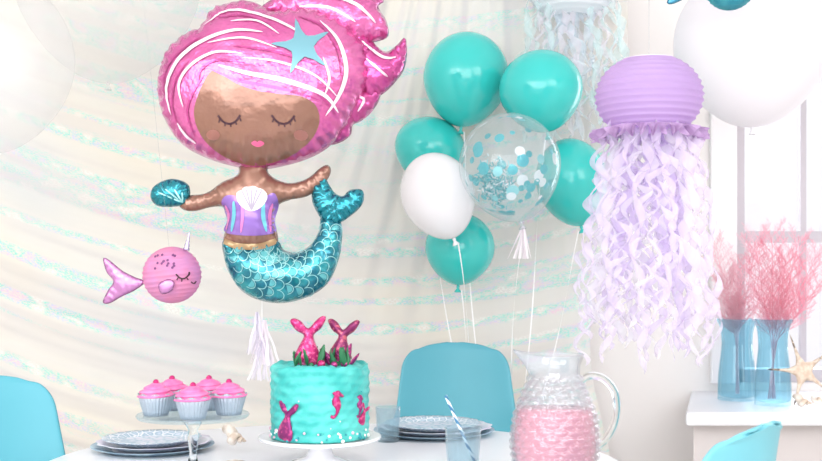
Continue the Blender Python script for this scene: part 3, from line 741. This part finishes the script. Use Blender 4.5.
# =============== PLATES
def plate(loc,R,label,m,m2,scal=0,name='plate'):
    e=root(name,loc,label,'plate')
    def md(r,z,a):
        if scal and r>R*.9: r=r*(1+.022*math.sin(a*scal))
        return (r*math.cos(a),r*math.sin(a),z)
    lathe('plate_body',[(0,.002),(R*.68,.002),(R*.74,.003),(R*.9,.010),(R,.0125),(R*1.002,.0118),(R*.9,.0085),(R*.74,0),(0,0)],m,120,e,md)
    lathe('plate_centre',[(0,.0026),(R*.66,.0026)],m2,64,e)
    return e
def plate_mat(name,c1,c2,c3,scale):
    if name in MATS: return MATS[name]
    m=mat(name,c1,.3,.1); nt=m.node_tree; b=nt.nodes['Principled BSDF']; tc=nt.nodes.new('ShaderNodeTexCoord')
    v=nt.nodes.new('ShaderNodeTexVoronoi'); v.feature='DISTANCE_TO_EDGE'; v.inputs['Scale'].default_value=scale; nt.links.new(tc.outputs['Object'],v.inputs['Vector'])
    r=nt.nodes.new('ShaderNodeValToRGB'); r.color_ramp.elements[0].position=.0; r.color_ramp.elements[0].color=lin(c3); r.color_ramp.elements[1].position=.16; r.color_ramp.elements[1].color=lin(c1)
    e=r.color_ramp.elements.new(.5); e.color=lin(c2); nt.links.new(v.outputs['Distance'],r.inputs[0]); nt.links.new(r.outputs[0],b.inputs['Base Color']); return m
Mp1=plate_mat('blue_scale_print',(146,178,196),(206,216,230),(238,240,246),60); Mp2=plate_mat('iridescent_scale_print',(210,218,230),(236,218,234),(160,188,206),45)
Mp3=mat('navy_rim_paper',(122,152,174),.4,noise=(30,(172,198,210),.4,.6)); Mp4=mat('pearl_paper',(222,229,236),.3,noise=(20,(214,206,226),.4,.6))
def stack(u,d,R):
    x=P(u,0,d).x
    plate((x,d,TZ),R,'large round paper plate with blue patterned rim',Mp3,Mp4)
    plate((x+.004,d,TZ+.009),R*.93,'pale scalloped plate resting on a larger plate',Mp4,Mp4,14)
    plate((x-.002,d-.004,TZ+.018),R*.80,'small blue scale-patterned plate on top of the stack',Mp1,Mp2,18)
stack(153,2.6,.138); stack(434,2.84,.15)
# =============== GLASSES AND STRAWS
def stripe_mat(name,c1,c2):
    m=mat(name,c1,.5); nt=m.node_tree; b=nt.nodes['Principled BSDF']; tc=nt.nodes.new('ShaderNodeTexCoord'); wv=nt.nodes.new('ShaderNodeTexWave'); wv.bands_direction='DIAGONAL'; wv.inputs['Scale'].default_value=40
    nt.links.new(tc.outputs['Object'],wv.inputs[0]); r=nt.nodes.new('ShaderNodeValToRGB'); r.color_ramp.interpolation='CONSTANT'; r.color_ramp.elements[0].color=lin(c1); r.color_ramp.elements[1].position=.5; r.color_ramp.elements[1].color=lin(c2)
    nt.links.new(wv.outputs[0],r.inputs[0]); nt.links.new(r.outputs[0],b.inputs['Base Color']); return m
Mtum=film('pale_blue_glass',(214,234,244),.90,.04,(240,249,252),.7)
def tumbler(u,d,R,H,label,straws=()):
    x=P(u,0,d).x
    g=root('drinking_glass',(x,d,TZ),label,'glass')
    def fl(r,z,a):
        r=r*(1+.03*math.cos(a*16)*(1 if z<H*.8 else 0)); return (r*math.cos(a),r*math.sin(a),z)
    lathe('glass_body',[(0,0),(R*.78,0),(R*.82,.004),(R*.95,H*.78),(R*.97,H*.84),(R,H),(R*.95,H),(R*.76,.012),(0,.010)],Mtum,96,g,fl)
    for (dx,dy,L,c) in straws:
        b=Vector((x-dx*R*.5*.5,d-dy*R*.5,TZ+.013)); t=b+Vector((dx*.17,dy*.2,1)).normalized()*L
        o_=tube('paper_straw',[b,b.lerp(t,.5),t],.0032,c,None,12); tag(o_,'blue striped paper straw leaning in a drinking glass','straw','straws in the drinking glasses')
Mstw=stripe_mat('blue_straw_stripe',(60,120,160),(230,240,246))
tumbler(463,2.36,.038,.085,'clear fluted drinking glass with a blue straw beside the plates',((-2.6,.2,.15,Mstw),))
tumbler(388,2.72,.030,.082,'clear drinking glass behind the cake')
# =============== PITCHER
dp=2.2; px=P(555,0,dp).x
pt=root('glass_pitcher',(px,dp,TZ),'hobnail glass pitcher of pink lemonade','pitcher')
def zz(v): return P(0,v,dp).z-TZ
key=[(0.036,0),(.056,.004),(.070,.018),(.079,zz(460)),(.0825,zz(443)),(.081,zz(428)),(.075,zz(411)),(.063,zz(395)),(.052,zz(382)),(.0475,zz(372)),(.050,zz(363)),(.057,zz(355))]
kz=cr([(z,r) for r,z in key],8,False)
def spout(r,z,a,th=0):
    x,y=r*math.cos(a),r*math.sin(a); q=max(0,(z-zz(376))/(zz(356)-zz(376)))
    w_=math.exp(-((abs(a)-math.pi)/.5)**2)
    x-=q*w_*.024; z+=q*w_*.008; return (x,y,z)
def hob(r,z,a):
    if r>.0485 and zz(374)>z>.008:
        rw=z/.0135; k=round(rw); ca=16; off=.5*(k%2); aa=a/(2*math.pi)*ca+off; da=abs(aa-round(aa)); dz=abs(rw-k)
        dd=(da/.46)**2+(dz/.46)**2
        if dd<1: r+=.0058*math.sqrt(1-dd)
    return spout(r,z,a)
outer=[(float(np.interp(z,kz[:,0],kz[:,1])),float(z)) for z in np.linspace(0,kz[-1,0],130)]
inner=[(float(np.interp(z,kz[:,0],kz[:,1]))-.0035,float(z)) for z in np.linspace(kz[-1,0],.012,40)]
prof=[(0,0)]+outer+[(outer[-1][0]-.002,outer[-1][1]+.002)]+inner+[(0,.011)]
lathe('pitcher_body',prof,film('hobnail_glass',(240,245,250),.90,.03,(250,252,254),.95,.07),240,pt,hob)
zl=zz(409)
liq=[(0,.0125)]+[(float(np.interp(z,kz[:,0],kz[:,1]))-.0040,float(z)) for z in np.linspace(.0125,zl,30)]+[(0,zl)]
lathe('pink_lemonade',liq,mat('pink_lemonade_liquid',(249,158,178),.15,trans=.35,ior=1.33),64,pt)
hp=cr([(.049,0,zz(382)),(.066,0,zz(376)),(.092,0,zz(378)),(.113,0,zz(390)),(.119,0,zz(407)),(.114,0,zz(424)),(.100,0,zz(438)),(.082,0,zz(446))],6,False)
tube('handle',[tuple(q) for q in hp],.0078,mat('handle_glass',(255,255,255),.02,trans=1,ior=1.3),pt,14)
# =============== SHELLS
Msh=mat('cream_shell',(242,234,224),.4,noise=(60,(218,198,180),.45,.65))
def conch(loc,S,rot,label,m=Msh):
    vs=[];fs=[];nt_=130;ns=16
    for i in range(nt_):
        t=i/(nt_-1)*4.2*2*math.pi; g=math.exp(.115*(t-26.4))
        c=Vector((.62*g*math.cos(t),.62*g*math.sin(t),-2.6*g)); rd=Vector((math.cos(t),math.sin(t),0))
        kn=1+.18*max(0,math.sin(t*4))
        for k in range(ns):
            a=2*math.pi*k/ns; vs.append((c+rd*math.cos(a)*.55*g*kn+Vector((0,0,1))*math.sin(a)*.8*g)*S)
    for i in range(nt_-1):
        for k in range(ns):
            k2=(k+1)%ns; fs.append((i*ns+k,i*ns+k2,(i+1)*ns+k2,(i+1)*ns+k))
    fs.append(tuple((nt_-1)*ns+k for k in range(ns)))
    o=mk('conch_shell',vs,fs,m,None,True,loc); o.rotation_euler=rot; tag(o,label,'shell'); return o
def scallop(loc,R,rot,label):
    vs=[(0,0,0)];fs=[];n=72;nr=10
    for i in range(nr):
        q=(i+1)/nr
        for k in range(n+1):
            a=math.radians(-70+140*k/n); r=R*q*(1+.035*math.cos(a*22)); hh=.32*R*math.sin(math.pi*min(1,q*.9))*math.cos(a*1.05)+.02*R*math.cos(a*22)*q
            vs.append((r*math.sin(a),-r*math.cos(a),max(hh,0)))
    for k in range(n): fs.append((0,1+k,2+k))
    for i in range(nr-1):
        for k in range(n):
            a=1+i*(n+1)+k; fs.append((a,a+n+1,a+n+2,a+1))
    o=mk('scallop_shell',vs,fs,Msh,None,True,loc); o.rotation_euler=rot; tag(o,label,'shell')
    md=o.modifiers.new('thickness','SOLIDIFY'); md.thickness=.002; return o
q=P(247,0,2.55); conch((q.x,2.55,TZ+.026),.022,(1.75,.0,1.1),'small cream conch shell on the white table')
q=P(231,0,2.42); scallop((q.x,2.44,TZ+.003),.034,(.4,0,.3),'small cream scallop shell lying on the table')
# =============== SILL OBJECTS
SZ=.69
Mvase=film('blue_vase_glass',(176,222,240),.89,.04,(226,244,249),.6)
def vase(u,d,R,H,label):
    v=root('glass_vase',(P(u,0,d).x,d,SZ),label,'vase')
    def rb(r,z,a):
        if r>R*.5: r*=1+.022*math.cos(a*18)
        return (r*math.cos(a),r*math.sin(a),z)
    pr=[(0,0),(R*.92,0),(R,.008),(R*.97,H*.3),(R*.84,H*.58),(R*.80,H*.72),(R*.88,H*.9),(R*1.08,H),(R*1.04,H),(R*.84,H*.9),(R*.76,H*.72),(R*.80,H*.58),(R*.91,H*.3),(R*.9,.014),(0,.012)]
    lathe('vase_body',[tuple(x) for x in cr(pr,4,False)],Mvase,108,v,rb); return v
vase(773,3.93,.060,.29,'tall blue glass vase holding pink coral branches'); vase(737,4.08,.066,.285,'blue glass vase with feathery pink branches beside the window')
Mcor=[stream_mat('pink_coral',(255,196,213),.15),stream_mat('pale_pink_coral',(255,218,228),.15)]
def coral(u,d,m,tips,label):
    x0=P(u,0,d).x; base=Vector((x0,d,SZ+.02)); vs=[];fs=[]
    def seg(p,q,r0,r1):
        mid=p.lerp(q,.5)+Vector((random.gauss(0,.002),random.gauss(0,.002),0))
        v,f=tube_geo([p,mid,q],[r0,(r0+r1)/2,r1],3,len(vs),False); vs.extend(v); fs.extend(f)
    def twig(p,dr,L,r,lev):
        q=p+dr*L; seg(p,q,r,r*.7)
        if lev==0: return
        n={3:20,2:11,1:7}[lev]
        for i in range(n):
            t=(i+1)/n; b=p.lerp(q,t); side=1 if i%2 else -1
            nd=(dr*.8+Vector((side*random.uniform(.4,.8),random.gauss(0,.3),random.uniform(0,.35)))).normalized()
            twig(b,nd,(L*random.uniform(.24,.36) if lev==3 else L*random.uniform(.26,.42))*(1.1-.45*t),max(r*.55,.0005),lev-1)
    for (tu,tv) in tips:
        t=P(tu,tv,d+random.uniform(-.08,.04)); neck=Vector((x0+(t.x-x0)*.08,d,SZ+.22)); seg(base+Vector(((t.x-x0)*-.1,0,0)),neck,.0025,.0022)
        dr=(t-neck); L=dr.length; twig(neck,dr.normalized(),L,.0018,3)
    o=mk('pink_sea_fan_branch',vs,fs,m); tag(o,label,'decorative branch')
random.seed(21)
coral(773,3.93,Mcor[0],[(756,250),(772,238),(798,244),(818,252),(826,276),(786,258)],'bright pink feathery coral branches in a blue vase')
coral(737,4.08,Mcor[1],[(716,246),(726,276),(742,262),(756,240),(735,300)],'pale pink feathery coral branches in a blue vase')
stf=[]
for i in range(10):
    a=math.pi/2+.25+i*math.pi/5; r=39 if i%2==0 else 9.5; stf.append((r*math.cos(a),-r*math.sin(a)))
ks=3.78/F
sf=inflate('starfish',stf,ks,.014,mat('beige_starfish',(216,194,174),.7,noise=(60,(236,220,204),.4,.6),bump=(140,.8,.004)),None,(0,0),2.,n=4)
sf.location=P(803,371,3.81); sf.rotation_euler=(math.radians(-14),0,math.radians(8)); tag(sf,'dried beige starfish leaning against a blue vase','starfish')
q=P(812,0,3.75); conch((q.x,3.735,SZ+.026),.021,(1.7,.0,1.0),'cream conch shell on the windowsill')
q=P(828,0,3.8); conch((q.x,3.86,SZ+.026),.018,(1.6,.2,2.4),'pale conch shell beside the starfish')
